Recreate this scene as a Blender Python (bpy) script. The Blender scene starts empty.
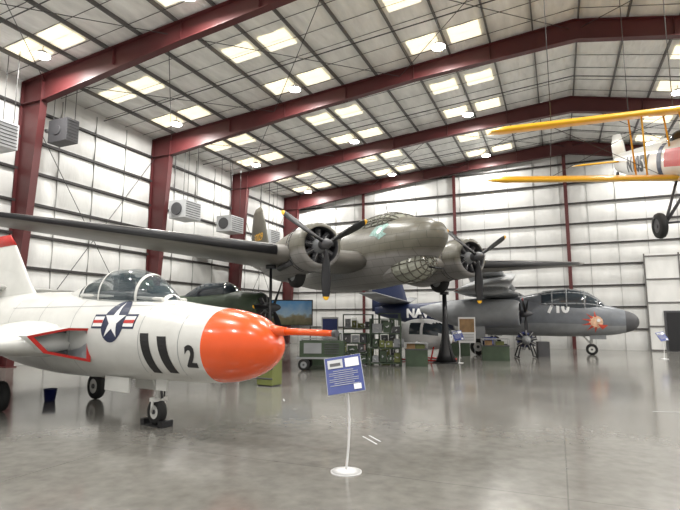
import bpy, bmesh, math, random
from mathutils import Vector, Matrix
from mathutils.bvhtree import BVHTree
random.seed(4)
sc=bpy.context.scene
try:
    sc.view_settings.view_transform='Standard'
except Exception: pass
R=math.radians
# ---------------- materials ----------------
def mat(name,col,rough=.5,metal=0.,var=.08,scale=3.,bump=0.,emis=0.,coat=0.,stretch=None):
    m=bpy.data.materials.new(name); m.use_nodes=True
    nt=m.node_tree; b=nt.nodes['Principled BSDF']
    b.inputs['Roughness'].default_value=rough; b.inputs['Metallic'].default_value=metal
    b.inputs['Coat Weight'].default_value=coat
    tc=nt.nodes.new('ShaderNodeTexCoord'); n=nt.nodes.new('ShaderNodeTexNoise')
    n.inputs['Scale'].default_value=scale; n.inputs['Detail'].default_value=5
    if stretch:
        mp=nt.nodes.new('ShaderNodeMapping'); mp.inputs['Scale'].default_value=stretch
        nt.links.new(tc.outputs['Object'],mp.inputs[0]); nt.links.new(mp.outputs[0],n.inputs['Vector'])
    else: nt.links.new(tc.outputs['Object'],n.inputs['Vector'])
    r=nt.nodes.new('ShaderNodeValToRGB')
    r.color_ramp.elements[0].position=.3; r.color_ramp.elements[1].position=.7
    r.color_ramp.elements[0].color=tuple(c*(1-var) for c in col)+(1,)
    r.color_ramp.elements[1].color=tuple(min(1,c*(1+var)) for c in col)+(1,)
    nt.links.new(n.outputs['Fac'],r.inputs[0]); nt.links.new(r.outputs[0],b.inputs['Base Color'])
    if bump:
        bp=nt.nodes.new('ShaderNodeBump'); bp.inputs['Strength'].default_value=bump; bp.inputs['Distance'].default_value=.1
        nt.links.new(n.outputs['Fac'],bp.inputs['Height']); nt.links.new(bp.outputs[0],b.inputs['Normal'])
    if emis:
        b.inputs['Emission Color'].default_value=tuple(col)+(1,); b.inputs['Emission Strength'].default_value=emis
    return m
def glass(name,col=(.03,.04,.05),rough=.05,alpha=1.):
    m=mat(name,col,rough,0,.1,2); b=m.node_tree.nodes['Principled BSDF']; b.inputs['Specular IOR Level'].default_value=.9; b.inputs['Alpha'].default_value=alpha
    return m
M={}
M['white']=mat('white_paint',(.66,.66,.63),.28,coat=.4,var=.05)
M['orange']=mat('orange_paint',(.85,.10,.012),.25,coat=.5,var=.05)
M['silver']=mat('silver_skin',(.55,.56,.58),.3,.6)
M['black']=mat('black_paint',(.012,.012,.014),.4)
M['rubber']=mat('rubber',(.015,.015,.015),.75)
M['navy']=mat('insignia_blue',(.012,.02,.06),.4,var=.05)
M['red']=mat('red_paint',(.5,.02,.015),.35)
M['yellow']=mat('yellow_paint',(.88,.47,.02),.35,var=.05)
M['steelred']=mat('oxide_red_steel',(.085,.017,.018),.45,var=.15,scale=1)
M['glass']=glass('canopy_glass')
M['clear']=glass('clear_canopy_glass',(.10,.14,.16),.04,.42)
M['frostglass']=mat('greenhouse_glass',(.28,.285,.24),.1,var=.35,scale=2)
M['grey']=mat('grey_paint',(.28,.29,.30),.4)
M['ltgrey']=mat('light_grey_paint',(.5,.51,.52),.4)
M['dkgrey']=mat('dark_grey',(.07,.07,.075),.5)
M['green']=mat('army_green',(.045,.07,.04),.5,var=.2)
M['olivebox']=mat('olive_crate',(.15,.17,.05),.5)
M['girt']=mat('girt_dark',(.03,.026,.026),.6)
M['purlin']=mat('purlin_grey',(.13,.125,.12),.5)
M['seam']=mat('seam_grey',(.35,.35,.34),.5)
M['wire']=mat('cable_steel',(.05,.05,.05),.5)
M['wood']=mat('wood',(.3,.18,.08),.5,var=.3)
M['blueb']=mat('bucket_blue',(.01,.015,.10),.4)
M['metal']=mat('bare_metal',(.5,.5,.5),.3,.9)
M['lamp']=mat('lamp_lens',(1,.98,.95),.4,emis=45,var=0)
M['sky']=mat('skylight_panel',(1,.91,.68),.4,emis=1.05,var=.02)
M['s2']=mat('sea_grey_blue',(.15,.162,.18),.35,var=.15)
M['s2low']=mat('gull_grey',(.25,.26,.27),.4,var=.1)
M['lettering']=mat('white_lettering',(.8,.8,.8),.5,var=.02)
M['signblue']=mat('sign_blue',(.03,.05,.22),.4)
def olive():
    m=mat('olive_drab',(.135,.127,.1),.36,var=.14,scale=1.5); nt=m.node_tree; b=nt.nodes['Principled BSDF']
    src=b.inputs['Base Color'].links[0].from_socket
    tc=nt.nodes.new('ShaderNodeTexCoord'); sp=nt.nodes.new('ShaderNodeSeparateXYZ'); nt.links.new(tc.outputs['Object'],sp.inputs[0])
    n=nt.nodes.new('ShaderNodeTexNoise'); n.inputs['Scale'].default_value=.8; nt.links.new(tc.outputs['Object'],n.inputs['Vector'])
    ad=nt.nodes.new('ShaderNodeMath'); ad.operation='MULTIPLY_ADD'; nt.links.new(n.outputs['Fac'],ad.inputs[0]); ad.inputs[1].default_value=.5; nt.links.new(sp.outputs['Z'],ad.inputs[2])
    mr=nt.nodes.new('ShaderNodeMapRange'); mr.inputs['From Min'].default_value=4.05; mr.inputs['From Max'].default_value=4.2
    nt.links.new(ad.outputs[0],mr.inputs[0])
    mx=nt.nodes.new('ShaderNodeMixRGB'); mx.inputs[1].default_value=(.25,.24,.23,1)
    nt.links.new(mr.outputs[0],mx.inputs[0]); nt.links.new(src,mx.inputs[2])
    br=nt.nodes.new('ShaderNodeTexBrick'); br.inputs['Scale'].default_value=1.0; br.inputs['Mortar Size'].default_value=.007
    br.inputs['Color1'].default_value=(1,1,1,1); br.inputs['Color2'].default_value=(.9,.9,.9,1); br.inputs['Mortar'].default_value=(.5,.5,.5,1)
    cb=nt.nodes.new('ShaderNodeCombineXYZ'); nt.links.new(sp.outputs['X'],cb.inputs[0]); nt.links.new(sp.outputs['Z'],cb.inputs[1])
    nt.links.new(cb.outputs[0],br.inputs['Vector'])
    mu=nt.nodes.new('ShaderNodeMixRGB'); mu.blend_type='MULTIPLY'; mu.inputs[0].default_value=1
    nt.links.new(mx.outputs[0],mu.inputs[1]); nt.links.new(br.outputs[0],mu.inputs[2]); nt.links.new(mu.outputs[0],b.inputs['Base Color'])
    return m
M['olive']=olive()
M['olivetop']=mat('olive_frame',(.09,.085,.065),.4)
M['wingunder']=mat('wing_neutral_grey',(.17,.16,.145),.38,var=.12,scale=2)
# ---------------- mesh builder ----------------
class MB:
    def __init__(s): s.v=[];s.f=[];s.mi=[];s.sm=[];s.mats=[]
    def mid(s,m):
        m=M[m] if isinstance(m,str) else m
        if m not in s.mats: s.mats.append(m)
        return s.mats.index(m)
    def add(s,vs,fs,m,smooth=False):
        o=len(s.v); s.v+= [tuple(p) for p in vs]; k=s.mid(m)
        for f in fs: s.f.append([i+o for i in f]); s.mi.append(k); s.sm.append(smooth)
    def box(s,c,size,m,rot=None):
        hx,hy,hz=[a/2 for a in size]
        P=[Vector((x*hx,y*hy,z*hz)) for x in(-1,1) for y in(-1,1) for z in(-1,1)]
        if rot is not None: P=[rot@p for p in P]
        s.add([p+Vector(c) for p in P],[(0,1,3,2),(4,6,7,5),(0,4,5,1),(2,3,7,6),(0,2,6,4),(1,5,7,3)],m)
    def cyl(s,a,b,r1,m,r2=None,n=16,smooth=True):
        r2=r1 if r2 is None else r2
        a=Vector(a);b=Vector(b);d=(b-a).normalized()
        u=d.orthogonal().normalized();w=d.cross(u)
        vs=[];
        for i in range(n):
            t=2*math.pi*i/n; e=u*math.cos(t)+w*math.sin(t); vs.append(a+e*r1); vs.append(b+e*r2)
        s.add(vs,[(2*i,2*((i+1)%n),2*((i+1)%n)+1,2*i+1) for i in range(n)],m,smooth)
        s.add([vs[2*i] for i in range(n)],[tuple(range(n))[::-1]],m); s.add([vs[2*i+1] for i in range(n)],[tuple(range(n))],m)
    def rings(s,rs,m,smooth=True,caps=True,mf=None):
        n=len(rs[0]); 
        for i in range(len(rs)-1):
            mm=mf(i) if mf else m
            s.add(list(rs[i])+list(rs[i+1]),[(j,(j+1)%n,(j+1)%n+n,j+n) for j in range(n)],mm,smooth)
        if caps:
            s.add(rs[0],[tuple(range(n))[::-1]],mf(0) if mf else m); s.add(rs[-1],[tuple(range(n))],mf(len(rs)-2) if mf else m)
    def obj(s,name,parent=None,loc=None,rz=0,bevel=0):
        me=bpy.data.meshes.new(name); me.from_pydata(s.v,[],s.f); me.update()
        for m in s.mats: me.materials.append(m)
        me.polygons.foreach_set('material_index',s.mi); me.polygons.foreach_set('use_smooth',s.sm)
        bm=bmesh.new(); bm.from_mesh(me); bmesh.ops.remove_doubles(bm,verts=bm.verts,dist=1e-5); bmesh.ops.recalc_face_normals(bm,faces=bm.faces)
        bm.to_mesh(me); bm.free()
        o=bpy.data.objects.new(name,me); sc.collection.objects.link(o)
        if parent: o.parent=parent
        if loc: o.location=loc
        o.rotation_euler[2]=rz
        if bevel:
            bv=o.modifiers.new('bevel','BEVEL'); bv.width=bevel; bv.segments=2; bv.limit_method='ANGLE'
        return o
def empty(name,loc,rz=0,ry=0,rx=0):
    e=bpy.data.objects.new(name,None); sc.collection.objects.link(e); e.location=loc; e.rotation_euler=(rx,ry,rz); return e
def cr(keys,per=6):
    out=[];n=len(keys)
    for i in range(n-1):
        p0=keys[max(i-1,0)];p1=keys[i];p2=keys[i+1];p3=keys[min(i+2,n-1)]
        for k in range(per):
            t=k/per; q=[]
            for a,b,c,d in zip(p0,p1,p2,p3):
                v=.5*((2*b)+(-a+c)*t+(2*a-5*b+4*c-d)*t*t+(-a+3*b-3*c+d)*t**3)
                lo,hi=min(b,c),max(b,c); v=min(max(v,lo-.15*(hi-lo)),hi+.15*(hi-lo)); q.append(v)
            out.append(q)
    out.append(list(keys[-1])); return out
def fus(keys,per=6,n=40,e=2.0,y0=0):
    rs=[]
    for x,zc,ry,rz in cr(keys,per):
        r=[]
        for j in range(n):
            t=2*math.pi*j/n; c,s_=math.cos(t),math.sin(t)
            r.append((x,y0+max(ry,.003)*math.copysign(abs(c)**(2/e),c),zc+max(rz,.003)*math.copysign(abs(s_)**(2/e),s_)))
        rs.append(r)
    return rs
AF=[]
for i in range(11):
    t=i/10; x=t*t*(3-2*t)*1.0; AF.append((x,5*(.2969*math.sqrt(x)-.126*x-.3516*x*x+.2843*x**3-.1015*x**4)))
def foil(xle,y,z,ch,th,vert=False):
    up=[(x,t) for x,t in AF]; pts=[(x,t*1.15) for x,t in up]+[(x,-t*.85) for x,t in up[-2:0:-1]]
    if vert: return [(xle-x*ch,y+(t*th),z) for x,t in pts]
    return [(xle-x*ch,y,z+t*th*1.0) for x,t in pts]
def wing(mb,st,m,both=True):
    for sgn in ((1,-1) if both else (1,)):
        mb.rings([foil(xle,sgn*y,z,ch,th) for (y,xle,z,ch,th) in st],m)
def finv(mb,st,m,y=0):
    mb.rings([foil(xle,y,z,ch,th,True) for (z,xle,ch,th) in st],m)
def fbvh(rs):
    vs=[];fs=[];n=len(rs[0])
    for r in rs: vs+=[Vector(p) for p in r]
    for i in range(len(rs)-1):
        for j in range(n): fs.append((i*n+j,i*n+(j+1)%n,(i+1)*n+(j+1)%n,(i+1)*n+j))
    return BVHTree.FromPolygons(vs,fs)
def decal(name,parent,verts,faces,m,bvh,off=.006,step=.07,side=-1):
    bm=bmesh.new(); vv=[bm.verts.new((x,0,z)) for x,z in verts]
    for f in faces:
        try: bm.faces.new([vv[i] for i in f])
        except Exception: pass
    xs=[v[0] for v in verts]; zs=[v[1] for v in verts]
    x=min(xs)+step
    while x<max(xs):
        bmesh.ops.bisect_plane(bm,geom=bm.verts[:]+bm.edges[:]+bm.faces[:],plane_co=(x,0,0),plane_no=(1,0,0)); x+=step
    z=min(zs)+step
    while z<max(zs):
        bmesh.ops.bisect_plane(bm,geom=bm.verts[:]+bm.edges[:]+bm.faces[:],plane_co=(0,0,z),plane_no=(0,0,1)); z+=step
    kill=[]
    for v in bm.verts:
        h=bvh.ray_cast(Vector((v.co.x,side*12,v.co.z)),Vector((0,-side,0)))
        if h[0] is not None: v.co=h[0]+Vector((0,side*off,0))
        else: kill.append(v)
    if kill: bmesh.ops.delete(bm,geom=kill,context='VERTS')
    me=bpy.data.meshes.new(name); bm.to_mesh(me); bm.free(); me.materials.append(M[m] if isinstance(m,str) else m)
    o=bpy.data.objects.new(name,me); sc.collection.objects.link(o); o.parent=parent; return o
def textgeo(s,size,cx,cz,shear=0,bold=.0):
    cu=bpy.data.curves.new('t','FONT'); cu.body=s; cu.size=size; cu.align_x='CENTER'; cu.align_y='CENTER'; cu.shear=shear; cu.offset=bold
    cu.resolution_u=3
    o=bpy.data.objects.new('t',cu); sc.collection.objects.link(o)
    bpy.context.view_layer.update()
    me=bpy.data.meshes.new_from_object(o.evaluated_get(bpy.context.evaluated_depsgraph_get()))
    vs=[(v.co.x+cx,v.co.y+cz) for v in me.vertices]; fs=[tuple(p.vertices) for p in me.polygons]
    bpy.data.objects.remove(o); return vs,fs
def disc(cx,cz,r,n=28): return [(cx+r*math.cos(2*math.pi*i/n),cz+r*math.sin(2*math.pi*i/n)) for i in range(n)],[tuple(range(n))]
def rect(x0,x1,z0,z1,sk=0): return [(x0,z0),(x1,z0),(x1+sk,z1),(x0+sk,z1)],[(0,1,2,3)]
def star(parent,bvh,cx,cz,r,side=-1,sx=1.):
    f=lambda g:([(cx+(x-cx)*sx,z) for x,z in g[0]],g[1])
    decal('insignia_disc',parent,*f(disc(cx,cz,r*1.1)),'navy',bvh,.005,side=side)
    decal('insignia_bar_border',parent,*f(rect(cx-2.05*r,cx+2.05*r,cz-.38*r,cz+.36*r)),'navy',bvh,.004,side=side)
    for s in(-1,1):
        a,b=sorted((cx+s*1.02*r,cx+s*1.95*r))
        decal('insignia_bar',parent,*f(rect(a,b,cz-.27*r,cz+.25*r)),'lettering',bvh,.009,side=side)
        decal('insignia_stripe',parent,*f(rect(a,b,cz-.09*r,cz+.07*r)),'red',bvh,.012,side=side)
    vs=[(cx,cz)]
    for i in range(10):
        rr=r if i%2==0 else r*.385; t=math.pi/2+i*math.pi/5; vs.append((cx+rr*math.cos(t),cz+rr*math.sin(t)))
    decal('insignia_star',parent,*f((vs,[(0,i+1,(i+1)%10+1) for i in range(10)])),'lettering',bvh,.011,side=side)
def wheel(mb,c,r,w,axis=(0,1,0),hub='white'):
    a=Vector(axis).normalized(); c=Vector(c)
    u=a.orthogonal().normalized(); v=a.cross(u)
    prof=[(-w/2,r*.55),(-w/2,r*.82),(-w*.38,r*.95),(-w*.15,r),(w*.15,r),(w*.38,r*.95),(w/2,r*.82),(w/2,r*.55)]
    rs=[[c+a*p+(u*math.cos(2*math.pi*j/28)+v*math.sin(2*math.pi*j/28))*q for j in range(28)] for p,q in prof]
    mb.rings(rs,'rubber',caps=False)
    mb.cyl(c-a*w*.42,c+a*w*.42,r*.57,hub,n=20); mb.cyl(c-a*w*.55,c+a*w*.55,r*.18,'dkgrey')
def prop(mb,c,r,n=3,a0=-90,m='black',tip='yellow',w=.13):
    c=Vector(c)
    for k in range(n):
        t=R(a0+k*360/n); d=Vector((0,math.cos(t),math.sin(t))); s=Vector((0,-math.sin(t),math.cos(t)))
        rs=[];fr=[0.06,.15,.3,.5,.7,.85,.94,.985,1.0]; ww=[.35,.4,.8,1,.98,.85,.68,.45,.15]
        for f,g in zip(fr,ww):
            tw=R(62-42*f); dirc=s*math.cos(tw)+Vector((1,0,0))*math.sin(tw); nn=dirc.cross(d).normalized()
            th=.05*(1-f)+.012 if f>.1 else .07
            rs.append([c+d*(f*r)+dirc*(w*g*math.cos(q))+nn*(th*math.sin(q)) for q in [2*math.pi*i/12 for i in range(12)]])
        mb.rings(rs,m,mf=lambda i:(tip if i>=6 else m))
    mb.rings([[c+Vector((x,rr*math.cos(q),rr*math.sin(q))) for q in [2*math.pi*i/20 for i in range(20)]] for x,rr in[(-.25,.16),(.05,.17),(.15,.13),(.28,.08),(.34,.02)]],'dkgrey')
def radial(mb,c,r,n=9,m='dkgrey'):
    c=Vector(c)
    mb.rings([[c+Vector((x,rr*r*math.cos(q),rr*r*math.sin(q))) for q in [2*math.pi*i/24 for i in range(24)]] for x,rr in[(-.2,.45),(.0,.42),(.12,.36),(.22,.2),(.3,.12)]],'grey')
    for k in range(n):
        t=2*math.pi*k/n+.2; d=Vector((0,math.cos(t),math.sin(t)))
        for i in range(6):
            f=.42+.085*i; mb.cyl(c+d*(r*f),c+d*(r*(f+.05)),r*.17,m,n=10)
        mb.cyl(c+d*r*.4+Vector((.09,0,0)),c+d*r*.9+Vector((.07,0,0)),.018,'metal',n=6)

# =============== building ================
A=R(-23.4); RIDGE=1.1
KL,KR=1/12,1/4.6
def kk(l): return KL if l<RIDGE else KR
def zc(l): return 12.7-abs(l-RIDGE)*kk(l)
LW=-18.75; RW=20.95; S0=-8.45; S1=32.9
def floor_mat():
    m=bpy.data.materials.new('polished_concrete'); m.use_nodes=True; nt=m.node_tree; b=nt.nodes['Principled BSDF']
    tc=nt.nodes.new('ShaderNodeTexCoord')
    n1=nt.nodes.new('ShaderNodeTexNoise'); n1.inputs['Scale'].default_value=.35; n1.inputs['Detail'].default_value=8; n1.inputs['Roughness'].default_value=.65
    n2=nt.nodes.new('ShaderNodeTexNoise'); n2.inputs['Scale'].default_value=6; n2.inputs['Detail'].default_value=8
    for n in(n1,n2): nt.links.new(tc.outputs['Object'],n.inputs['Vector'])
    r=nt.nodes.new('ShaderNodeValToRGB'); e=r.color_ramp.elements
    e[0].position=.3; e[0].color=(.145,.139,.125,1); e[1].position=.72; e[1].color=(.22,.212,.195,1)
    nt.links.new(n1.outputs['Fac'],r.inputs[0])
    mx=nt.nodes.new('ShaderNodeMixRGB'); mx.blend_type='OVERLAY'; mx.inputs[0].default_value=.35
    nt.links.new(r.outputs[0],mx.inputs[1]); nt.links.new(n2.outputs['Fac'],mx.inputs[2])
    br=nt.nodes.new('ShaderNodeTexBrick'); br.offset=0; br.inputs['Scale'].default_value=1; br.inputs['Brick Width'].default_value=5.5; br.inputs['Row Height'].default_value=5.5
    br.inputs['Mortar Size'].default_value=.008; br.inputs['Color1'].default_value=(1,1,1,1); br.inputs['Color2'].default_value=(1,1,1,1); br.inputs['Mortar'].default_value=(.7,.7,.7,1)
    nt.links.new(tc.outputs['Object'],br.inputs['Vector'])
    mu=nt.nodes.new('ShaderNodeMixRGB'); mu.blend_type='MULTIPLY'; mu.inputs[0].default_value=1
    nt.links.new(mx.outputs[0],mu.inputs[1]); nt.links.new(br.outputs[0],mu.inputs[2]); nt.links.new(mu.outputs[0],b.inputs['Base Color'])
    mr=nt.nodes.new('ShaderNodeMapRange'); mr.inputs['To Min'].default_value=.09; mr.inputs['To Max'].default_value=.18
    nt.links.new(n1.outputs['Fac'],mr.inputs[0]); nt.links.new(mr.outputs[0],b.inputs['Roughness'])
    b.inputs['Specular IOR Level'].default_value=.5
    bp=nt.nodes.new('ShaderNodeBump'); bp.inputs['Strength'].default_value=.025; bp.inputs['Distance'].default_value=.02
    nt.links.new(n2.outputs['Fac'],bp.inputs['Height']); nt.links.new(bp.outputs[0],b.inputs['Normal'])
    return m
mb=MB(); mb.box(((LW+RW)/2,(S0+S1)/2,-.1),(RW-LW+1,S1-S0+1,.2),floor_mat()); mb.obj('floor',rz=A)
wallm=mat('white_insulation_wall',(.70,.70,.68),.45,var=.09,scale=1.2,bump=.6,stretch=(1,1,.35))
ceilm=mat('white_insulation_ceiling',(.84,.84,.81),.45,var=.10,scale=1.6,bump=1.,stretch=(2.2,.6,1))
PUR=[LW]+[-17.375+1.55*i for i in range(25) if -17.375+1.55*i<RW-.3]+[RW]
def gz(n=10):
    return [1.2+1.25*i for i in range(n)]
# wall left: backing + bulging insulation sheet between girts
def sag(u,d): return d*4*u*(1-u)
mb=MB(); mb.box((LW-.1,(S0+S1)/2,5.6),(.2,S1-S0,11.2),wallm)
zs=[0]+[z for z in gz() if z<10.8]+[11.0]
for a,b in zip(zs,zs[1:]):
    pr=[(LW+.005+sag(i/6,.08),a+(b-a)*i/6) for i in range(7)]
    mb.add([(x,S0,z) for x,z in pr]+[(x,S1,z) for x,z in pr],[(i,i+1,i+8,i+7) for i in range(6)],wallm,True)
mb.obj('wall_left',rz=A)
mb=MB(); 
P=[(LW,S1,0),(RW,S1,0),(RW,S1,zc(RW)),(RIDGE,S1,zc(RIDGE)),(LW,S1,zc(LW))]
mb.add(P+[(x,y+.2,z) for x,y,z in P],[(0,1,2,3,4),(9,8,7,6,5)]+[(i,i+5,(i+1)%5+5,(i+1)%5) for i in range(5)],wallm)
zs=[0]+[z for z in gz() if z<12.3]
for a,b in zip(zs,zs[1:]):
    l0=max(LW,RIDGE-(12.6-b)/KL); l1=min(RW,RIDGE+(12.6-b)/KR)
    pr=[(S1-.005-sag(i/6,.08),a+(b-a)*i/6) for i in range(7)]
    mb.add([(l0,y,z) for y,z in pr]+[(l1,y,z) for y,z in pr],[(i,i+1,i+8,i+7) for i in range(6)],wallm,True)
mb.obj('wall_back',rz=A)
mb=MB()
for a,b in((LW,RIDGE),(RIDGE,RW)):
    za,zb=zc(a),zc(b)
    q=[(a,S0,za),(b,S0,zb),(b,S1,zb),(a,S1,za)]
    mb.add(q+[(x,y,z+.15) for x,y,z in q],[(0,1,2,3),(7,6,5,4),(0,4,5,1),(1,5,6,2),(2,6,7,3),(3,7,4,0)],ceilm)
for a,b in zip(PUR,PUR[1:]):
    pr=[(a+(b-a)*i/8,zc(a+(b-a)*i/8)-.01-sag(i/8,.1)) for i in range(9)]
    mb.add([(x,S0,z) for x,z in pr]+[(x,S1,z) for x,z in pr],[(i,i+1,i+10,i+9) for i in range(8)],ceilm,True)
mb.obj('ceiling',rz=A)
mb=MB()
for l in PUR[1:-1]:
    mb.box((l,(S0+S1)/2,zc(l)-.08),(.05,S1-S0,.16),'purlin')
mb.obj('roof_purlins',rz=A)
mb=MB(); s=S0+.5
while s<S1:
    for a,b in((LW,RIDGE),(RIDGE,RW)):
        mb.cyl((a,s,zc(a)-.115),(b,s,zc(b)-.115),.012,'wire',n=5)
    s+=1.14
mb.obj('roof_insulation_straps',rz=A)
FR=[-1.6,5.25,12.1,18.95,25.8,32.5]
BX=[(0,1,2,3),(7,6,5,4),(0,4,5,1),(1,5,6,2),(2,6,7,3),(3,7,4,0)]
for s in FR:
    mb=MB()
    for sg,W in((-1,RIDGE-LW-.12),(1,RW-RIDGE-.12)):
        K=KL if sg<0 else KR
        def L(d): return RIDGE+sg*d
        def zt(d): return 12.48-d*K
        d0=W; d1=W-1.15
        prof_b=[(0,12.48-.72),(6,zt(6)-.55),(12,zt(12)-.68),(d1,zt(d1)-1.0)]
        top=[(0,zt(0)),(6,zt(6)),(12,zt(12)),(d1,zt(d1))]
        t=.02
        for i in range(3):
            q=[prof_b[i],prof_b[i+1],top[i+1],top[i]]
            vs=[(L(d),s-t,z) for d,z in q]+[(L(d),s+t,z) for d,z in q]
            mb.add(vs,[(0,1,2,3),(7,6,5,4)],'steelred')
            for pr,th in((prof_b,-.03),(top,.03)):
                (da,za),(db,zb)=pr[i],pr[i+1]
                vs=[(L(da),s-.14,za),(L(db),s-.14,zb),(L(db),s+.14,zb),(L(da),s+.14,za)]
                mb.add(vs+[(x,y,z+th) for x,y,z in vs],BX,'steelred')
        for dd in(3,6,9,12,15):
            zb_=zt(dd)-.62; mb.box((L(dd),s,(zb_+zt(dd))/2),(.015,.24,zt(dd)-zb_),'steelred')
        ib=zt(d1)-1.0
        q=[(d0,0),(d0-.45,0),(d1,ib),(d1,zt(d1)),(d0,zt(d0))]
        mb.add([(L(d),s-t,z) for d,z in q]+[(L(d),s+t,z) for d,z in q],[(0,1,2,3,4),(9,8,7,6,5)],'steelred')
        for (da,za),(db,zb) in(((d0-.45,0),(d1,ib)),((d0,0),(d0,zt(d0))),((d1,ib),(d1,zt(d1))),((d1,ib),(d0,ib)),((d1,zt(d1)),(d0,zt(d0)))):
            dx,dz=db-da,zb-za; ln=math.hypot(dx,dz); nx,nz=-dz/ln*.03,dx/ln*.03
            vs=[(L(da),s-.14,za),(L(db),s-.14,zb),(L(db),s+.14,zb),(L(da),s+.14,za)]
            mb.add(vs+[(x+sg*nx,y,z+nz) for x,y,z in vs],BX,'steelred')
        mb.box((L(d0-.25),s,.02),(.6,.4,.04),'steelred')
    mb.obj('steel_frame',rz=A)
mb=MB(); z=1.2
while z<10.8:
    mb.box((LW+.08,(S0+S1)/2,z),(.15,S1-S0,.1),'girt'); z+=1.25
s=S0
while s<S1:
    mb.box((LW+.055,s,5.4),(.1,.02,10.8),'seam'); s+=1.71
mb.obj('trim_1',rz=A)
mb=MB(); z=1.2
while z<12.3:
    a=max(LW,RIDGE-(12.6-z)/KL); b=min(RW,RIDGE+(12.6-z)/KR)
    mb.box(((a+b)/2,S1-.08,z),(b-a,.15,.08),'girt'); z+=1.25
l=LW+1.2
while l<RW:
    mb.box((l,S1-.055,zc(l)/2),(.02,.1,zc(l)),'seam'); l+=1.5
mb.obj('trim_2',rz=A)
mb=MB()
for l in(-12.3,-5.9,.8,7.5,14.2):
    h=zc(l)-.9
    mb.box((l,S1-.3,h/2),(.2,.03,h),'steelred'); mb.box((l,S1-.2,h/2),(.03,.2,h),'steelred')
mb.obj('end_wall_columns',rz=A)
mb=MB(); mb.box((7.9,S1-.42,2.7),(6.6,.08,5.4),wallm)
for i in range(5): mb.box((7.9,S1-.48,.05+i*1.3),(6.6,.06,.08),'purlin')
for i in range(5): mb.box((4.6+i*1.65,S1-.48,2.7),(.07,.06,5.4),'purlin')
mb.obj('door_1',rz=A)
mb=MB(); mb.box((5.9,S1-.56,1.1),(1.15,.06,2.2),'dkgrey'); mb.box((5.9,S1-.6,1.08),(.95,.04,2.05),'black'); mb.box((6.3,S1-.64,1.0),(.1,.04,.03),'metal')
mb.obj('door_2',rz=A)
mb=MB(); CEN=[(a+b)/2 for a,b in zip(PUR[1:-1],PUR[2:-1])]
for b in FR[:-1]:
    for ds in(2.6,5.6):
        for i in (0,1,4,5,8,9,14,15,18,19,22,23):
            if i>=len(CEN): continue
            l=CEN[i]; s=b+ds; h=.56; x0,x1=l-h,l+h
            for sa,sb in((-.5,-.02),(.02,.5)):
                q=[(x0,s+sa,zc(x0)-.115),(x1,s+sa,zc(x1)-.115),(x1,s+sb,zc(x1)-.115),(x0,s+sb,zc(x0)-.115)]
                mb.add(q,[(0,1,2,3)],'sky')
mb.obj('skylight_panels',rz=A)
mb=MB(); LP=[]
for s in(-2.8,4.1,10.9,17.6,24.4,31.2):
    for l in(-16,-9.7,-3.6,5.2,11.5,17.):
        z=zc(l)-.45; LP.append((l,s,z))
        mb.cyl((l,s,z),(l,s,z+.14),.26,'ltgrey',.14); mb.cyl((l,s,z-.035),(l,s,z),.24,'lamp',n=20); mb.cyl((l,s,z+.14),(l,s,zc(l)-.1),.012,'wire',n=5)
mb.obj('high_bay_lamps',rz=A)
Rm=Matrix.Rotation(A,3,'Z')
for p in LP:
    ld=bpy.data.lights.new('lamp_light','AREA'); ld.shape='DISK'; ld.size=.5; ld.energy=360; ld.color=(1,.98,.94)
    lo=bpy.data.objects.new('high_bay_light',ld); sc.collection.objects.link(lo); lo.location=Rm@Vector((p[0],p[1],p[2]-.06))
mb=MB()
for i in range(len(FR)-1):
    a,b=FR[i],FR[i+1]
    for l0,l1 in((-17.5,-11.5),(-11.5,-5.5),(-5.5,.9),(1.3,7.5)):
        if i%2==0 or l0<-17:
            mb.cyl((l0,a,zc(l0)-.45),(l1,b,zc(l1)-.45),.014,'wire',n=5); mb.cyl((l1,a,zc(l1)-.45),(l0,b,zc(l0)-.45),.014,'wire',n=5)
    if i in(2,4):
        mb.cyl((LW+.3,a,.3),(LW+.3,b,10),.015,'wire',n=5); mb.cyl((LW+.3,b,.3),(LW+.3,a,10),.015,'wire',n=5)
for s in(9.,15.5,22.4,29.):
    mb.cyl((LW+.5,s,10.55),(RIDGE,s,12.0),.022,'wire',n=6); mb.cyl((RW-.5,s,zc(RW)-.5),(RIDGE,s,12.0),.022,'wire',n=6)
mb.obj('roof_bracing_rods',rz=A)
def heater(l,s,z,sx=1.,m='ltgrey'):
    c=Rm@Vector((l,s,z)); e=empty('unit_heater',c,A)
    mb=MB(); mb.box((0,0,0),(1.0,1.2*sx,.9),m); 
    for i in range(7): mb.box((.52,0,-.36+i*.12),(.03,1.05*sx,.03),'dkgrey')
    for yy in(-.5,.5): mb.cyl((.3,yy*sx,.45),(.3,yy*sx,zc(l)-.1-z),.015,'wire',n=5); mb.cyl((-.3,yy*sx,.45),(-.3,yy*sx,zc(l)-.1-z),.015,'wire',n=5)
    mb.cyl((0,-.6*sx,0),(0,-.67*sx,0),.32*min(1,sx*1.3),'dkgrey'); mb.cyl((-.5,0,.2),(-1.0,0,.2),.08,'ltgrey')
    mb.obj('heater_body',e,bevel=.02)
heater(-17.0,19.6,7.15); heater(-17.0,23.4,7.1); heater(-17.2,10.3,7.9,.8); heater(-17.2,12.8,8.9,.45,'dkgrey'); heater(-17.0,27.6,7.0)

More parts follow.
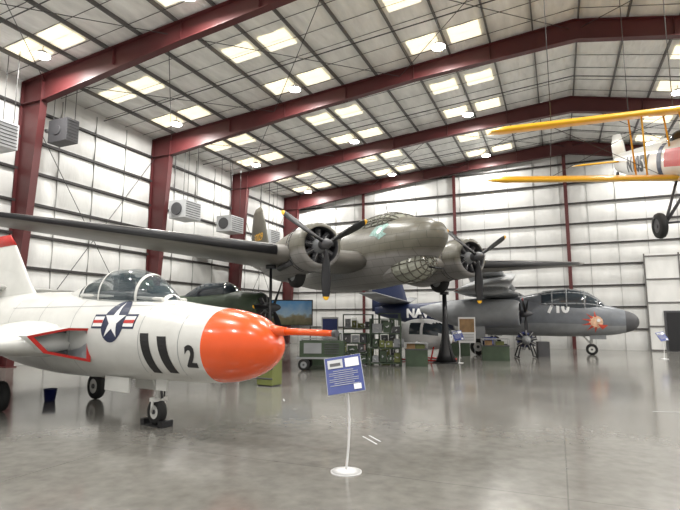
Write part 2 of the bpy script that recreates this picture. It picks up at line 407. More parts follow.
# =============== Navy jet ================
J=empty('navy_fighter_jet',(-2.96,8.40,0),math.atan2(-.57,.82))
k=[(2.62,1.34,.03,.03),(2.58,1.34,.14,.14),(2.45,1.34,.27,.28),(2.2,1.34,.40,.42),(1.8,1.33,.50,.52),(1.2,1.34,.56,.575),(.4,1.38,.60,.64),(-.5,1.41,.64,.71),(-1.5,1.43,.70,.76),(-3,1.46,.76,.80),(-4.5,1.52,.74,.76),(-6,1.6,.62,.62),(-7.5,1.68,.47,.47),(-9,1.75,.34,.34),(-9.4,1.76,.31,.31)]
rs=fus(k,8,48); bv=fbvh(rs)
mb=MB(); xs=[r[0][0] for r in rs]
mb.rings(rs,'white',mf=lambda i:('orange' if (xs[i]+xs[i+1])/2>1.63 else ('silver' if xs[i]<-8.7 else 'white')))
mb.obj('fuselage',J)
mb=MB(); mb.cyl((2.15,0,1.56),(2.72,0,1.545),.12,'orange',.055); mb.cyl((2.7,0,1.545),(3.5,0,1.53),.05,'orange',.038); mb.cyl((3.5,0,1.53),(3.56,0,1.53),.045,'dkgrey'); 
mb.obj('refuelling_probe',J)
mb=MB()
rc=fus([(.42,1.96,.05,.03),(.1,2.02,.26,.2),(-.3,2.08,.34,.40),(-.8,2.1,.39,.50),(-1.3,2.1,.40,.50),(-1.9,2.1,.37,.34),(-2.6,2.08,.28,.2),(-3.4,2.0,.1,.1)],5,32)
xc=[r[0][0] for r in rc]
mb.rings(rc,'clear',mf=lambda i:('white' if xc[i]<-1.9 else 'clear'))
def band(x0,x1):
    def at(x):
        for a,b in zip(rc,rc[1:]):
            if a[0][0]>=x>=b[0][0]:
                t=(a[0][0]-x)/(a[0][0]-b[0][0]+1e-9); return [Vector(p)*(1-t)+Vector(q)*t for p,q in zip(a,b)]
    f=lambda P:[Vector((p.x,p.y*1.03,2.08+(p.z-2.08)*1.035)) for p in P]
    mb.rings([f(at(x0)),f(at(x1))],'white',caps=False)
band(-.24,-.30); band(-1.25,-1.30); band(.3,.24); band(-1.84,-1.92)
mb.obj('canopy',J)
mb=MB()
for s_ in(-1,1): mb.cyl((.3,s_*.22,2.03),(-1.85,s_*.40,2.15),.03,'white',n=8)
mb.rings(fus([(.3,1.98,.05,.12),(0,2.02,.22,.14),(-.5,2.05,.33,.17),(-1.2,2.08,.36,.17),(-1.8,2.08,.3,.15)],4,24),'black')
mb.box((-1.15,0,2.28),(.14,.34,.42),'dkgrey'); mb.box((-1.1,0,2.46),(.16,.22,.14),'black'); mb.box((-.15,0,2.22),(.2,.3,.1),'black')
mb.obj('cockpit_interior',J)
mb=MB()
wing(mb,[(.4,-1.55,1.32,4.6,.75),(.9,-1.6,1.3,4.2,.62),(1.25,-1.75,1.28,3.8,.5),(1.8,-2.25,1.27,3.3,.36),(5.1,-4.7,1.36,1.9,.16),(5.25,-4.9,1.36,1.5,.05)],'white')
mb.obj('wings',J)
mb=MB(); wing(mb,[(1.82,-2.2,1.27,.5,.28),(5.1,-4.66,1.36,.25,.1)],'silver'); mb.obj('wing_leading_edge',J)
for sg in(-1,1):
    mb=MB()
    outer=[(-1.05,sg*.62,1.56),(-1.15,sg*.95,1.57),(-1.66,sg*1.36,1.44),(-1.5,sg*1.15,1.16),(-1.05,sg*.6,1.0)]
    cen=sum((Vector(p) for p in outer),Vector())/5
    inner=[cen+(Vector(p)-cen)*.82+Vector((.01,0,0)) for p in outer]
    back=[cen+Vector((-1.9,-sg*.1,0))+(Vector(p)-cen)*.85 for p in outer]
    mb.rings([outer,back],'white',caps=False,smooth=False)
    mb.rings([outer,inner],'red',caps=False,smooth=False)
    deep=[p+Vector((-.6,0,0)) for p in inner]
    mb.rings([inner,deep],'silver',caps=False,smooth=False); mb.add(deep,[tuple(range(5))],'dkgrey')
    mb.obj('air_intake',J)
mb=MB(); finv(mb,[(1.9,-4.0,4.6,.2),(2.15,-4.3,4.1,.16),(2.5,-4.75,3.4,.14),(3.4,-5.6,2.3,.1),(3.7,-6.0,1.7,.06)],'white',0)
finv(mb,[(3.45,-5.64,2.26,.12),(3.72,-6.0,1.72,.08)],'red')
wing(mb,[(0,-5.8,2.45,2.1,.16),(2.3,-7.3,2.5,1.1,.08)],'white')
mb.obj('tail_surfaces',J)
mb=MB()
mb.cyl((.12,0,.95),(.0,0,.42),.06,'white'); mb.cyl((.0,0,.45),(-.03,0,.24),.035,'metal')
mb.cyl((-.35,0,.95),(0,0,.5),.025,'white'); mb.box((.0,0,.42),(.12,.26,.06),'white'); mb.cyl((.1,-.05,.7),(.16,-.05,.45),.02,'dkgrey'); mb.cyl((.05,.07,.85),(.02,.09,.4),.012,'black')
for s_ in(-1,1): mb.cyl((.0,s_*.11,.42),(-.03,s_*.11,.22),.022,'white')
wheel(mb,(-.03,0,.22),.2,.14)
mb.box((-.72,-.3,.64),(.7,.03,.24),'white'); mb.box((-.75,.3,.62),(.7,.03,.26),'white'); mb.box((.32,-.18,.72),(.26,.03,.24),'white'); 
mb.box((0,0,.01),(.46,.22,.02),'rubber'); mb.box((.2,0,.05),(.1,.22,.1),'black'); mb.box((-.26,0,.05),(.1,.22,.1),'black')
for s_ in(-1,1):
    mb.cyl((-3.5,s_*1.15,1.15),(-3.5,s_*1.07,.35),.06,'white'); wheel(mb,(-3.5,s_*.93,.28),.28,.16); mb.box((-3.45,s_*1.33,.75),(.7,.03,.6),'white')
mb.obj('landing_gear',J)
star(J,bv,-.45,1.68,.31,sx=.86)
decal('stripe_1',J,*rect(.42,.62,.90,1.50,-.13),'black',bv); decal('stripe_2',J,*rect(.82,1.02,.92,1.46,-.13),'black',bv)
decal('number_2',J,*textgeo('2',.42,1.40,1.17,bold=.016),'black',bv,step=.1)
for x in(1.15,.25,-1.6,-2.7,-3.9): decal('panel_line',J,*rect(x,x+.012,.7,2.1),'grey',bv,.003)
decal('panel_line_long',J,*rect(-4,1.15,1.93,1.94),'grey',bv,.003,step=.2)

# =============== bomber ================
ang=math.atan2(-.872,.49)
Bm=empty('twin_engine_bomber',(2.36,16.95,0),ang)
k=[(1.72,4.42,.03,.03),(1.68,4.42,.2,.2),(1.5,4.41,.45,.42),(1.1,4.36,.70,.64),(.5,4.25,.9,.88),(-.2,4.17,1.05,1.1),(-1.2,4.12,1.14,1.22),(-2.5,4.1,1.18,1.26),(-5,4.12,1.18,1.24),(-8,4.3,1.0,1.08),(-11,4.6,.72,.8),(-13.5,4.9,.45,.52),(-15.6,5.15,.18,.25),(-15.9,5.2,.04,.06)]
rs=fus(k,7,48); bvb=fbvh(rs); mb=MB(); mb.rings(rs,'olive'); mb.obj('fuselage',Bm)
mb=MB(); rc=fus([(1.1,3.6,.02,.02),(1.06,3.6,.26,.26),(.9,3.58,.46,.44),(.5,3.52,.64,.54),(0,3.45,.74,.52),(-.8,3.3,.66,.38),(-1.4,3.2,.3,.2)],3,20)
xc=[r[0][0] for r in rc]; mb.rings(rc,'frostglass',smooth=False,mf=lambda i:'frostglass' if xc[i]>.02 else 'olive')
for i in range(1,len(rc)):
    if xc[i]>-.05 and i%2==0:
        for j in range(20): mb.cyl(rc[i][j],rc[i][(j+1)%20],.024,'olivetop',n=5)
for j in range(0,20,2):
    for i in range(1,len(rc)-1):
        if xc[i+1]>-.1: mb.cyl(rc[i][j],rc[i+1][j],.024,'olivetop',n=5)
mb.cyl((1.0,0,3.4),(1.65,0,3.3),.03,'black')
mb.obj('bombardier_glazing',Bm)
mb=MB(); rc=fus([(.25,4.95,.3,.05),(-.25,5.0,.7,.38),(-.7,5.0,.8,.48),(-1.6,5.0,.8,.5),(-2.6,5.0,.7,.38),(-4.2,5.0,.4,.28)],4,32,2.4)
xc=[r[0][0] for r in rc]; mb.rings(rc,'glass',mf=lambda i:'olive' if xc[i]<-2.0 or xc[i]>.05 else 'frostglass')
for i in range(len(rc)):
    if -2.1<xc[i]<.1 and i%2==0:
        for j in range(32): mb.cyl(rc[i][j],rc[i][(j+1)%32],.035,'olivetop',n=5)
for j in(0,1,15,16,4,8,12,2,14):
    for i in range(len(rc)-1):
        if -2.1<xc[i]<.1: mb.cyl(rc[i][j],rc[i+1][j],.035,'olivetop',n=5)
mb.cyl((-1.2,0,5.4),(-1.35,0,5.95),.02,'dkgrey'); 
mb.obj('cockpit_canopy',Bm)
mb=MB(); wing(mb,[(.8,-1.0,3.75,4.6,.8),(3.9,-1.05,3.85,4.3,.68),(8,-1.6,4.18,3.2,.46),(12.4,-2.3,4.52,2.0,.24),(13.3,-2.6,4.6,1.4,.14),(13.6,-3.0,4.62,.7,.04)],'wingunder'); mb.obj('wings',Bm)
mb=MB(); wing(mb,[(4.4,-1.02,3.9,.35,.34),(8,-1.56,4.18,.3,.25),(12.4,-2.27,4.52,.2,.13)],'black'); mb.obj('deicer_boots',Bm)
for sg in(-1,1):
    y=sg*3.2; mb=MB()
    rn=fus([(-.3,4.05,.60,.60),(-.33,4.05,.69,.69),(-.5,4.05,.76,.76),(-1.1,4.05,.78,.78),(-1.35,4.04,.74,.75),(-2.2,3.95,.66,.80),(-3.4,3.85,.6,.76),(-4.6,3.85,.42,.5),(-5.6,3.9,.1,.12)],5,36,y0=y)
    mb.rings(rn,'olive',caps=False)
    mb.cyl((-.9,y,4.05),(-.92,y,4.05),.7,'black',n=30)
    ri=[[Vector((x,y+r*math.cos(q),4.05+r*math.sin(q))) for q in [2*math.pi*i/36 for i in range(36)]] for x,r in((-.3,.6),(-.4,.6),(-.9,.66))]
    mb.rings(ri,'dkgrey',caps=False)
    for x in(-1.15,-1.35):
        for i in range(36):
            q0,q1=2*math.pi*i/36,2*math.pi*(i+1)/36; mb.cyl((x,y+.785*math.cos(q0),4.05+.785*math.sin(q0)),(x,y+.785*math.cos(q1),4.05+.785*math.sin(q1)),.012,'dkgrey',n=4)
    radial(mb,(-.55,y,4.05),.6)
    prop(mb,(0.0,y,4.05),1.75,3,-90,w=.15)
    mb.cyl((-.4,y,4.05),(-.1,y,4.05),.1,'dkgrey')
    mb.cyl((-1.3,y+sg*.55,3.6),(-2.3,y+sg*.6,3.45),.1,'dkgrey')
    wheel(mb,(-2.2,y,3.3),.5,.34,hub='grey')
    mb.obj('engine_nacelle',Bm)
mb=MB(); finv(mb,[(5.0,-12.6,3.6,.3),(6.0,-13.2,3.0,.26),(7.4,-13.8,2.3,.2),(8.2,-14.2,1.7,.12),(8.5,-14.6,.9,.04)],'olivetop')
wing(mb,[(.1,-13.3,5.3,2.5,.25),(3.0,-13.9,5.35,1.6,.14),(3.7,-14.3,5.37,.8,.04)],'wingunder'); mb.obj('tail_surfaces',Bm)
fb=fbvh([foil(x,0,z,c,t,True) for z,x,c,t in[(5.0,-12.6,3.6,.3),(6.0,-13.2,3.0,.26),(7.4,-13.8,2.3,.2)]])
decal('tail_number',Bm,*textgeo('37029',.62,-14.7,6.6,bold=.01),'yellow',fb,step=.3)
decal('nose_art_patch',Bm,[(-.75,4.95),(-.4,5.05),(-.05,4.9),(-.2,4.65),(.05,4.55),(-.3,4.4),(-.55,4.55),(-.9,4.6)],[tuple(range(8))],mat('nose_art_teal',(.2,.33,.3),.5,var=.5,scale=9),bvb,.01)
decal('nose_art_figure',Bm,*disc(-.42,4.74,.12),'lettering',bvb,.016)
for i,x in enumerate((-3.2,-4.3,-5.4)): decal('side_window',Bm,*rect(x-.22,x+.22,4.5,4.85),'glass',bvb,.008)
def pylon(h,s=1.):
    mb=MB(); mb.cyl((0,0,.0),(0,0,.04),.5*s,'black'); 
    mb.rings([[(r*s*math.cos(q),r*s*math.sin(q),z) for q in [2*math.pi*i/20 for i in range(20)]] for z,r in((.04,.42),(.35,.3),(.9,.17),(1.6,.11),(h,.085))],'black')
    for a in range(4):
        t=a*math.pi/2; mb.cyl((.4*s*math.cos(t),.4*s*math.sin(t),.05),(.1*s*math.cos(t),.1*s*math.sin(t),1.1),.03,'black')
    mb.cyl((0,0,h),(0,0,h+.12),.18,'black')
    return mb
for (x,y,h,s_) in((-2.1,3.35,2.72,1),(-2.2,-4.15,3.42,.5)):
    pylon(h,s_).obj('support_pylon',Bm,loc=(x,y,0))

# =============== navy patrol plane ================
S=empty('navy_patrol_aircraft',(12.35,24.9,0),math.atan2(-.436,.9))
k=[(2.1,1.62,.03,.03),(2.05,1.62,.2,.2),(1.85,1.62,.38,.4),(1.3,1.64,.56,.6),(.6,1.7,.7,.76),(-.3,1.82,.78,.92),(-1.5,1.9,.82,1.02),(-3,1.92,.82,1.02),(-5,1.92,.78,.98),(-7,1.95,.66,.8),(-9,2.05,.46,.58),(-10.6,2.2,.28,.4),(-11.4,2.25,.08,.2)]
rs=fus(k,6,40,2.3); bvs=fbvh(rs); mb=MB(); xs=[r[0][0] for r in rs]
n=40
for i in range(len(rs)-1):
    for j in range(n):
        q=[rs[i][j],rs[i][(j+1)%n],rs[i+1][(j+1)%n],rs[i+1][j]]
        z=sum(p[2] for p in q)/4; x=xs[i]
        m_='navy' if x<-6.6 else ('s2low' if z<1.45+(-x*.03) else 's2')
        if x>1.6: m_='dkgrey'
        mb.add(q,[(0,1,2,3)],m_,True)
mb.obj('fuselage',S)
mb=MB(); rc=fus([(.75,2.25,.3,.08),(.35,2.4,.55,.35),(-.2,2.48,.72,.62),(-1.0,2.5,.76,.72),(-1.9,2.5,.74,.66),(-3,2.5,.6,.45),(-4.5,2.4,.3,.2)],4,32,2.5)
xc=[r[0][0] for r in rc]; mb.rings(rc,'glass',mf=lambda i:'s2' if xc[i]<-2.0 else 'glass')
for i in range(len(rc)):
    if xc[i]>-2.1 and i in(4,8,12,15):
        for j in range(32): mb.cyl(rc[i][j],rc[i][(j+1)%32],.035,'s2low',n=5)
for j in(8,4,12,0,16):
    for i in range(len(rc)-1):
        if xc[i]>-2.1: mb.cyl(rc[i][j],rc[i+1][j],.035,'s2low',n=5)
mb.obj('cockpit_canopy',S)
for sg in(-1,1):
    y=sg*2.4; mb=MB()
    rn=fus([(-3.0,2.0,.52,.52),(-3.05,2.0,.60,.60),(-3.4,2.0,.68,.68),(-4.4,2.0,.68,.7),(-5.4,1.98,.6,.72),(-6.8,2.1,.45,.5),(-7.9,2.25,.1,.12)],5,28,y0=y)
    mb.rings(rn,'s2low',caps=False); mb.cyl((-3.3,y,2.0),(-3.32,y,2.0),.6,'black',n=24); radial(mb,(-3.2,y,2.0),.5)
    prop(mb,(-2.75,y,2.0),1.35,3,-90,w=.11,tip='red')
    mb.cyl((-5,y,1.5),(-5,y,.45),.09,'white'); wheel(mb,(-5,y+sg*.02,.40),.40,.24); mb.box((-5,y+sg*.35,1.1),(.8,.03,.6),'s2low'); mb.cyl((-5.8,y,1.5),(-5,y,.6),.05,'white')
    mb.obj('engine_nacelle',S)
mb=MB(); wing(mb,[(.3,-3.2,3.0,2.8,.42),(3.6,-3.3,3.05,2.6,.38)],'s2low')
for sg,off in((-1,0),(1,-.5)):
    rsw=[]
    for f,ch in((0,2.5),(.5,2.1),(1,1.5)):
        y=sg*(3.6-5.6*f); z=3.15+1.1*f+ (0.35 if sg>0 else 0)
        rsw.append(foil(-3.3+off-.3*f,y,z,ch,.34-.18*f))
    mb.rings(rsw,'ltgrey')
mb.obj('folded_wings',S)
mb=MB(); finv(mb,[(2.2,-8.9,2.7,.3),(2.8,-9.4,2.2,.24),(4.6,-9.9,1.7,.16),(4.9,-10.1,1.2,.06)],'navy')
wing(mb,[(.1,-9.2,2.7,1.9,.2),(3.6,-9.9,3.1,1.0,.1)],'s2low'); mb.obj('tail_surfaces',S)
mb=MB(); mb.cyl((0,0,1.1),(0,0,.32),.07,'white'); mb.cyl((-.5,0,1.1),(0,0,.5),.035,'white')
for s_ in(-1,1): wheel(mb,(0,s_*.16,.27),.27,.14)
mb.box((.3,-.3,.95),(.7,.03,.35),'s2low'); mb.box((.3,.3,.95),(.7,.03,.35),'s2low'); mb.obj('nose_gear',S)
decal('number_710',S,*textgeo('710',.68,-1.4,2.28,bold=.035),'lettering',bvs,.012,step=.2)
decal('navy_lettering',S,*textgeo('NAVY',.66,-8.45,2.05,bold=.035),'lettering',bvs,.012,step=.2)
decal('stripe_band',S,*rect(-6.6,-6.3,1.1,2.8),'lettering',bvs)
star(S,bvs,-5.5,1.9,.3)
am=mat('nose_art_red',(.55,.07,.04),.5,var=.3,scale=8); am2=mat('nose_art_tan',(.7,.45,.3),.5,var=.3,scale=8)
decal('nose_art_head',S,*disc(.25,1.6,.30,14),am2,bvs,.01)
for i in range(6):
    t=R(95+i*34); c=(.25,1.6)
    p=[(c[0]+.25*math.cos(t-.25),c[1]+.25*math.sin(t-.25)),(c[0]+.66*math.cos(t),c[1]+.52*math.sin(t)),(c[0]+.25*math.cos(t+.25),c[1]+.25*math.sin(t+.25))]
    decal('nose_art_feather',S,p,[(0,1,2)],am,bvs,.012)
decal('nose_art_eye',S,*disc(.36,1.68,.08,10),'lettering',bvs,.018)
decal('nose_art_beak',S,[(.3,1.5),(.75,1.45),(.5,1.25)],[(0,1,2)],am,bvs,.018)

# =============== yellow biplane ================
Y=empty('hanging_biplane',(8.15,11.3,5.42),math.atan2(-.985,-.16),R(15),R(3.5))
k=[(1.45,0,.22,.22),(1.35,0,.38,.38),(1.0,0,.46,.46),(.3,0,.46,.52),(-1,.02,.42,.5),(-2.5,.05,.34,.42),(-4,.1,.18,.28),(-4.4,.12,.04,.16)]
rs=fus(k,6,32,2.5); bvy=fbvh(rs); mb=MB(); mb.rings(rs,'white'); mb.obj('fuselage',Y)
mb=MB()
wing(mb,[(0,.95,1.10,1.25,.16),(4.2,.95,1.10,1.25,.16),(4.5,.8,1.10,.85,.06)],'yellow'); wing(mb,[(.4,.45,-.40,1.2,.16),(4.2,.45,-.04,1.2,.16),(4.5,.3,-.02,.8,.06)],'yellow'); mb.obj('wings',Y)
mb=MB()
for sg in(-1,1):
    for x0,x1 in((.75,.25),(.05,-.35)): mb.cyl((x0,sg*1.3,1.1),(x1,sg*1.0,-.3),.02,'yellow',n=8)
    for x0,x1 in((.75,.8),(.05,-.1)): mb.cyl((x0,sg*.55,1.1),(x1,sg*.36,.35),.022,'yellow',n=8)
    for a,b in(((.4,sg*.55,1.08),(.0,sg*3.1,-.1)),((.0,sg*.5,-.35),(.4,sg*3.1,1.08)),((.1,sg*3.1,-.1),(.4,sg*3.1,1.08))): mb.cyl(a,b,.008,'wire',n=4)
    mb.cyl((.9,sg*.3,-.35),(.85,sg*.9,-1.35),.035,'dkgrey'); mb.cyl((.1,sg*.3,-.4),(.85,sg*.9,-1.35),.03,'dkgrey')
    wheel(mb,(.85,sg*1.02,-1.4),.29,.15,hub='dkgrey')
mb.cyl((.85,-.9,-1.35),(.85,.9,-1.35),.025,'dkgrey')
wheel(mb,(-4.3,0,-.25),.09,.05,hub='dkgrey')
mb.obj('struts_and_gear',Y)
mb=MB(); finv(mb,[(.1,-3.5,1.1,.1),(.7,-3.75,1.0,.08),(1.0,-4.0,.6,.03)],'white'); 
wing(mb,[(.05,-3.4,.15,1.0,.08),(1.2,-3.6,.15,.8,.06),(1.4,-3.8,.15,.4,.02)],'yellow'); 
mb.obj('tail_surfaces',Y)
mb=MB(); radial(mb,(1.5,0,0),.5,7); prop(mb,(1.85,0,0),1.15,2,20,m='wood',tip='wood',w=.09); 
mb.rings(fus([(-.15,.5,.25,.02),(-.3,.52,.25,.2),(-.6,.5,.22,.04)],4,16),'glass'); mb.rings(fus([(-.7,.48,.26,.05),(-1.2,.5,.2,.1),(-1.9,.4,.1,.06)],4,16),'white')
mb.obj('engine_and_propeller',Y)
decal('registration',Y,*textgeo('N105V',.56,-1.9,.0,bold=.028),'black',bvy,.008,step=.15)
decal('red_stripe',Y,*rect(-.2,1.2,-.12,.3),'red',bvy,.006)
decal('fuselage_band',Y,*rect(-.6,-.35,-.4,.45),'navy',bvy,.006)
bpy.context.view_layer.update()
mb=MB(); Mw=Y.matrix_world
for p in((.4,-3.1,1.2),(.4,3.1,1.2),(.4,-.5,1.2),(-3.2,0,.35)):
    w=Mw@Vector(p); loc=Rm.inverted()@w; mb.cyl(w,(w.x,w.y,zc(loc.x)-.12),.01,'wire',n=5)
o=mb.obj('suspension_cables')
o.parent=Y; o.matrix_parent_inverse=Y.matrix_world.inverted()

# =============== background trainer plane behind jet ================
T=empty('olive_trainer_aircraft',(-3.6,19.0,0),R(-28))
k=[(.9,2.15,.3,.3),(.8,2.15,.55,.55),(.3,2.15,.62,.62),(-1,2.15,.55,.65),(-3,2.2,.4,.5),(-5.5,2.3,.15,.2)]
mb=MB(); mb.rings(fus(k,5,28),'green'); wing(mb,[(.4,-.1,1.8,2.0,.3),(5.2,-.5,2.1,1.2,.14)],'green'); finv(mb,[(2.3,-4.6,1.2,.12),(3.4,-5.0,.7,.05)],'green')
wing(mb,[(0,-4.6,2.4,1,.1),(1.6,-4.8,2.4,.6,.05)],'green'); radial(mb,(.95,0,2.15),.5); prop(mb,(1.3,0,2.15),1.2,3,60,w=.11)
mb.rings(fus([(-.3,2.7,.2,.05),(-.8,2.75,.35,.4),(-2,2.75,.35,.4),(-3,2.6,.2,.1)],4,20),'glass')
for s_ in(-1,1): mb.cyl((-.1,s_*1.2,1.8),(0,s_*1.2,.4),.06,'grey'); wheel(mb,(0,s_*1.3,.36),.36,.2)
mb.obj('airframe',T)

# =============== helicopter ================
H=empty('white_helicopter',(3.72,21.6,0),R(-35)); H.scale=(.92,.92,.88)
mb=MB(); rc=fus([(1.2,1.15,.05,.05),(1.1,1.15,.35,.35),(.7,1.2,.6,.62),(.1,1.25,.7,.74),(-.6,1.25,.67,.72),(-1.2,1.35,.4,.45),(-1.7,1.45,.16,.18),(-4.0,1.65,.09,.1)],5,32,2.3)
xc=[r[0][0] for r in rc]
for i in range(len(rc)-1):
    for j in range(32):
        q=[rc[i][j],rc[i][(j+1)%32],rc[i+1][(j+1)%32],rc[i+1][j]]; z=sum(p[2] for p in q)/4
        g= z>1.25 and z<1.78 and xc[i]>-.55 and not(.08<xc[i]<.22)
        mb.add(q,[(0,1,2,3)],'glass' if g else 'lettering',True)
mb.cyl((-.3,0,1.9),(-.3,0,2.15),.07,'grey'); mb.cyl((-.3,0,2.15),(-.3,0,2.2),.14,'dkgrey')
for s_ in(-1,1):
    mb.cyl((-1.0,s_*.75,.06),(1.1,s_*.75,.06),.045,'red'); 
    for x in(-.5,.5): mb.cyl((x,s_*.4,.7),(x,s_*.75,.08),.035,'red')
finv(mb,[(1.4,-3.6,.5,.05),(2.1,-3.9,.35,.03)],'white')
mb.obj('airframe',H)

# =============== displays ================
def rack(name,x,y,rz,w,h,d,mframe='green'):
    e=empty(name,(x,y,0),rz); mb=MB()
    for sx in(-1,1):
        for sy in(-1,1): mb.box((sx*w/2,sy*d/2,h/2),(.05,.05,h),mframe)
    nsh=3
    for i in range(nsh+1): mb.box((0,0,.08+i*(h-.1)/nsh),(w,d,.04),mframe)
    for i in range(nsh):
        z=.12+i*(h-.1)/nsh; x0=-w/2+.08
        while x0<w/2-.25:
            ww=random.uniform(.18,.38); hh=random.uniform(.2,.42)
            mb.box((x0+ww/2,0,z+hh/2),(ww,d*.7,hh),random.choice(['green','dkgrey','olivebox','grey','green']))
            for _ in range(2): mb.cyl((x0+random.uniform(.05,ww-.05),-d*.35,z+hh*random.uniform(.3,.8)),(x0+ww/2,-d*.35-.03,z+hh*.5),.025,'ltgrey',n=8)
            x0+=ww+.05
    mb.obj('shelf_unit',e,bevel=.005)
rack('radio_equipment_rack',1.75,19.4,R(-8),1.15,1.75,.6); rack('radio_equipment_rack',.5,19.6,R(3),1.1,1.2,.6); rack('radio_equipment_rack',.8,22.4,R(0),1.3,1.95,.6); rack('radio_equipment_rack',2.2,22.5,R(0),.9,2.0,.5)
def case(x,y,rz,w=1.2,h=1.0,d=.6):
    e=empty('display_case',(x,y,0),rz); mb=MB()
    mb.box((0,0,.3),(w,d,.6),'green'); mb.box((0,0,.62),(w+.04,d+.04,.04),'dkgrey')
    for sx in(-1,1):
        for sy in(-1,1): mb.box((sx*w/2,sy*d/2,.64+(h-.6)/2),(.025,.025,h-.6),'metal')
    mb.box((0,0,h+.05),(w+.02,d+.02,.03),'metal')
    mb.box((-w*.25,0,.74),(.3,.3,.2),'wood'); mb.box((w*.17,0,.72),(.35,.25,.16),'olivebox'); mb.cyl((.0,0,.64),(.0,0,.9),.06,'ltgrey')
    mb.obj('case_body',e,bevel=.005)
case(2.85,19.0,R(-5),.8,.8); case(-.85,19.5,R(8),1.2,.95); case(5.6,24.5,R(0)); case(6.6,21.6,R(-12),1.1,.85)
def poster(x,y,rz,m1):
    e=empty('exhibit_poster_stand',(x,y,0),rz); mb=MB(); mb.box((0,0,1.25),(.75,.03,1.15),'lettering'); mb.box((0,-.02,1.45),(.65,.01,.6),m1)
    for i in range(5): mb.box((0,-.02,1.05-i*.07),(.6,.008,.02),'grey')
    for s_ in(-1,1): mb.box((s_*.33,.03,.35),(.03,.03,.7),'metal'); mb.box((s_*.33,.03,.015),(.05,.45,.03),'metal')
    mb.obj('poster_panel',e)
poster(-.45,22.6,R(4),'signblue'); poster(5.75,22.9,R(-8),'wood')
def drum(x,y,m):
    mb=MB(); mb.rings([[(r*math.cos(q),r*math.sin(q),z) for q in [2*math.pi*i/24 for i in range(24)]] for z,r in((0,.28),(.02,.29),(.28,.285),(.3,.3),(.32,.285),(.56,.285),(.58,.3),(.6,.285),(.86,.29),(.88,.28),(.86,.26))],m)
    mb.cyl((.15,0,.85),(.15,0,.89),.04,'metal'); e=empty('oil_drum',(x,y,0)); mb.obj('drum_shell',e)
drum(-2.9,16.2,'green'); drum(7.2,24.3,'signblue')
e=empty('photo_display_board',(-2.05,21.3,0),R(6)); mb=MB()
pm=bpy.data.materials.new('aerial_photo_print'); pm.use_nodes=True; nt=pm.node_tree; b=nt.nodes['Principled BSDF']
tc=nt.nodes.new('ShaderNodeTexCoord'); sp=nt.nodes.new('ShaderNodeSeparateXYZ'); nt.links.new(tc.outputs['Object'],sp.inputs[0])
nn=nt.nodes.new('ShaderNodeTexNoise'); nn.inputs['Scale'].default_value=4; nt.links.new(tc.outputs['Object'],nn.inputs['Vector'])
ma=nt.nodes.new('ShaderNodeMath'); ma.operation='MULTIPLY_ADD'; ma.inputs[1].default_value=.5; nt.links.new(nn.outputs['Fac'],ma.inputs[0]); nt.links.new(sp.outputs['Z'],ma.inputs[2])
mr=nt.nodes.new('ShaderNodeMapRange'); mr.inputs['From Min'].default_value=1.7; mr.inputs['From Max'].default_value=2.7; nt.links.new(ma.outputs[0],mr.inputs[0])
rp=nt.nodes.new('ShaderNodeValToRGB'); rp.color_ramp.elements[0].color=(.12,.13,.06,1); rp.color_ramp.elements[1].color=(.15,.42,.8,1)
x_=rp.color_ramp.elements.new(.35); x_.color=(.35,.3,.18,1); x_=rp.color_ramp.elements.new(.5); x_.color=(.5,.68,.85,1)
nt.links.new(mr.outputs[0],rp.inputs[0]); nt.links.new(rp.outputs[0],b.inputs['Base Color'])
mb.box((0,0,2.0),(1.7,.05,1.0),pm); mb.box((0,.03,2.0),(1.8,.04,1.1),'black')
for s_ in(-1,1): mb.box((s_*.8,.03,.72),(.05,.05,1.45),'black'); mb.box((s_*.8,.03,.02),(.08,.6,.04),'black')
mb.obj('board',e)
e=empty('ground_power_cart',(-.6,17.6,0),R(-4)); mb=MB()
mb.box((0,0,.72),(1.5,.8,.55),'green'); mb.box((0,0,.42),(1.7,.9,.06),'grey'); mb.box((-.3,-.42,.75),(.6,.03,.35),'grey')
for i in range(5): mb.box((.35,-.42,.58+i*.08),(.5,.03,.03),'dkgrey')
for sx in(-.6,.6):
    for sy in(-.4,.4): wheel(mb,(sx,sy,.2),.2,.12,hub='grey')
for sx in(-.7,.7): mb.cyl((sx,-.38,1.0),(sx,-.38,1.3),.02,'ltgrey'); 
mb.cyl((-.7,-.38,1.3),(.7,-.38,1.3),.02,'ltgrey'); mb.cyl((.85,0,.42),(1.5,0,.1),.03,'dkgrey')
mb.obj('cart_body',e,bevel=.01)
e=empty('ammunition_crate',(-1.85,13.4,0),R(-30)); mb=MB(); mb.box((0,0,.36),(.5,.42,.66),'olivebox'); mb.box((0,0,.72),(.54,.46,.06),'olivebox'); mb.box((0,-.22,.45),(.54,.02,.04),'dkgrey'); mb.box((0,-.22,.2),(.54,.02,.04),'dkgrey'); mb.box((0,0,.015),(.46,.38,.03),'dkgrey'); mb.obj('crate_box',e,bevel=.01)
mb=MB(); mb.rings([[(r*math.cos(q),r*math.sin(q),z) for q in [2*math.pi*i/20 for i in range(20)]] for z,r in((0,.10),(.24,.13),(.25,.14),(.25,.12),(.05,.1))],'blueb'); 
e=empty('blue_bucket',(-6.15,10.9,0)); mb.obj('pail',e)
e=empty('aircraft_engine_on_stand',(8.4,22.9,0),R(-100)); mb=MB(); radial(mb,(.1,0,.8),.5,9,'dkgrey'); mb.rings(fus([(0,.8,.32,.32),(-.3,.8,.36,.36),(-.7,.8,.25,.25)],3,18),'signblue')
for sx in(-.6,.25):
    for sy in(-.4,.4): mb.cyl((sx,sy,.06),(sx*.6,sy*.5,.75),.03,'black'); 
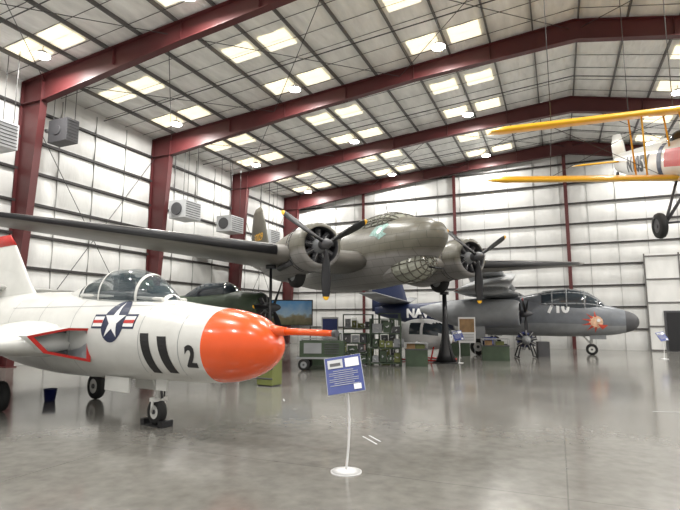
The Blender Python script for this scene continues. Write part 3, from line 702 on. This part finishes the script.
mb.cyl((-.7,-.4,.05),(.5,-.4,.05),.03,'black'); mb.cyl((-.7,.4,.05),(.5,.4,.05),.03,'black'); mb.box((-.9,.9,.35),(.5,.5,.7),'dkgrey'); mb.box((-.4,-1.0,.3),(.4,.5,.6),'black'); mb.obj('engine',e)
def sign(x,y,rz,top=1.12,w=.40,h=.44,name='information_sign'):
    e=empty(name,(x,y,0),rz); mb=MB()
    mb.cyl((0,0,0),(0,0,.012),.175,'lettering',n=36); mb.cyl((0,0,.012),(0,0,.03),.17,'lettering',.03,n=36)
    mb.rings([[(.035*math.sin(math.pi*i/12)+.013*math.cos(q),.013*math.sin(q),.02+(top-.2)*i/12) for q in [2*math.pi*j/12 for j in range(12)]] for i in range(13)],'lettering')
    Rt=Matrix.Rotation(R(-2),3,'Z')@Matrix.Rotation(R(-9),3,'Y')@Matrix.Rotation(R(-33),3,'X'); c=Vector((-.02,0,top-.12))
    def bx(cx,cz,sx,sz,off,m): mb.box(c+Rt@Vector((cx,-off,cz)),(sx,.008,sz),m,Rt)
    bx(0,0,w,h,0,'signblue'); bx(0,0,w+.012,h+.012,-.006,'ltgrey')
    bx(-w*.22,h*.3,w*.42,h*.24,.008,'ltgrey'); bx(w*.25,h*.3,w*.38,h*.24,.008,'lettering'); bx(-w*.22,h*.28,w*.3,h*.08,.013,'dkgrey')
    for i in range(8): bx(-w*.02,h*.1-i*h*.055,w*.8*(1 if i%3 else .7),h*.01,.006,'ltgrey')
    bx(w*.32,-h*.38,w*.2,h*.14,.008,'lettering')
    mb.obj('sign_board',e)
sign(.07,5.9,0,1.2,.42,.46); sign(4.75,20.3,R(5),1.2); sign(14.2,22.3,R(10),1.1)
mb=MB()
for x,y,a,l in((.42,7.4,20,.5),(.5,7.5,20,.4),(6.2,9.6,80,.7),(6.9,9.0,80,.5),(-1.2,11,10,.3)):
    mb.box((x,y,.003),(.025,l,.004),'ltgrey',Matrix.Rotation(R(a),3,'Z'))
mb.obj('floor_tape_marks')
w=bpy.data.worlds.new('World'); sc.world=w; w.use_nodes=True
w.node_tree.nodes['Background'].inputs[0].default_value=(1,.985,.95,1); w.node_tree.nodes['Background'].inputs[1].default_value=.65
cd=bpy.data.cameras.new('camera'); cd.sensor_width=36; cd.lens=36*500/680; cd.clip_end=200
co=bpy.data.objects.new('camera',cd); sc.collection.objects.link(co); co.location=(0,0,1.7); co.rotation_euler=(R(97.4),0,0); sc.camera=co
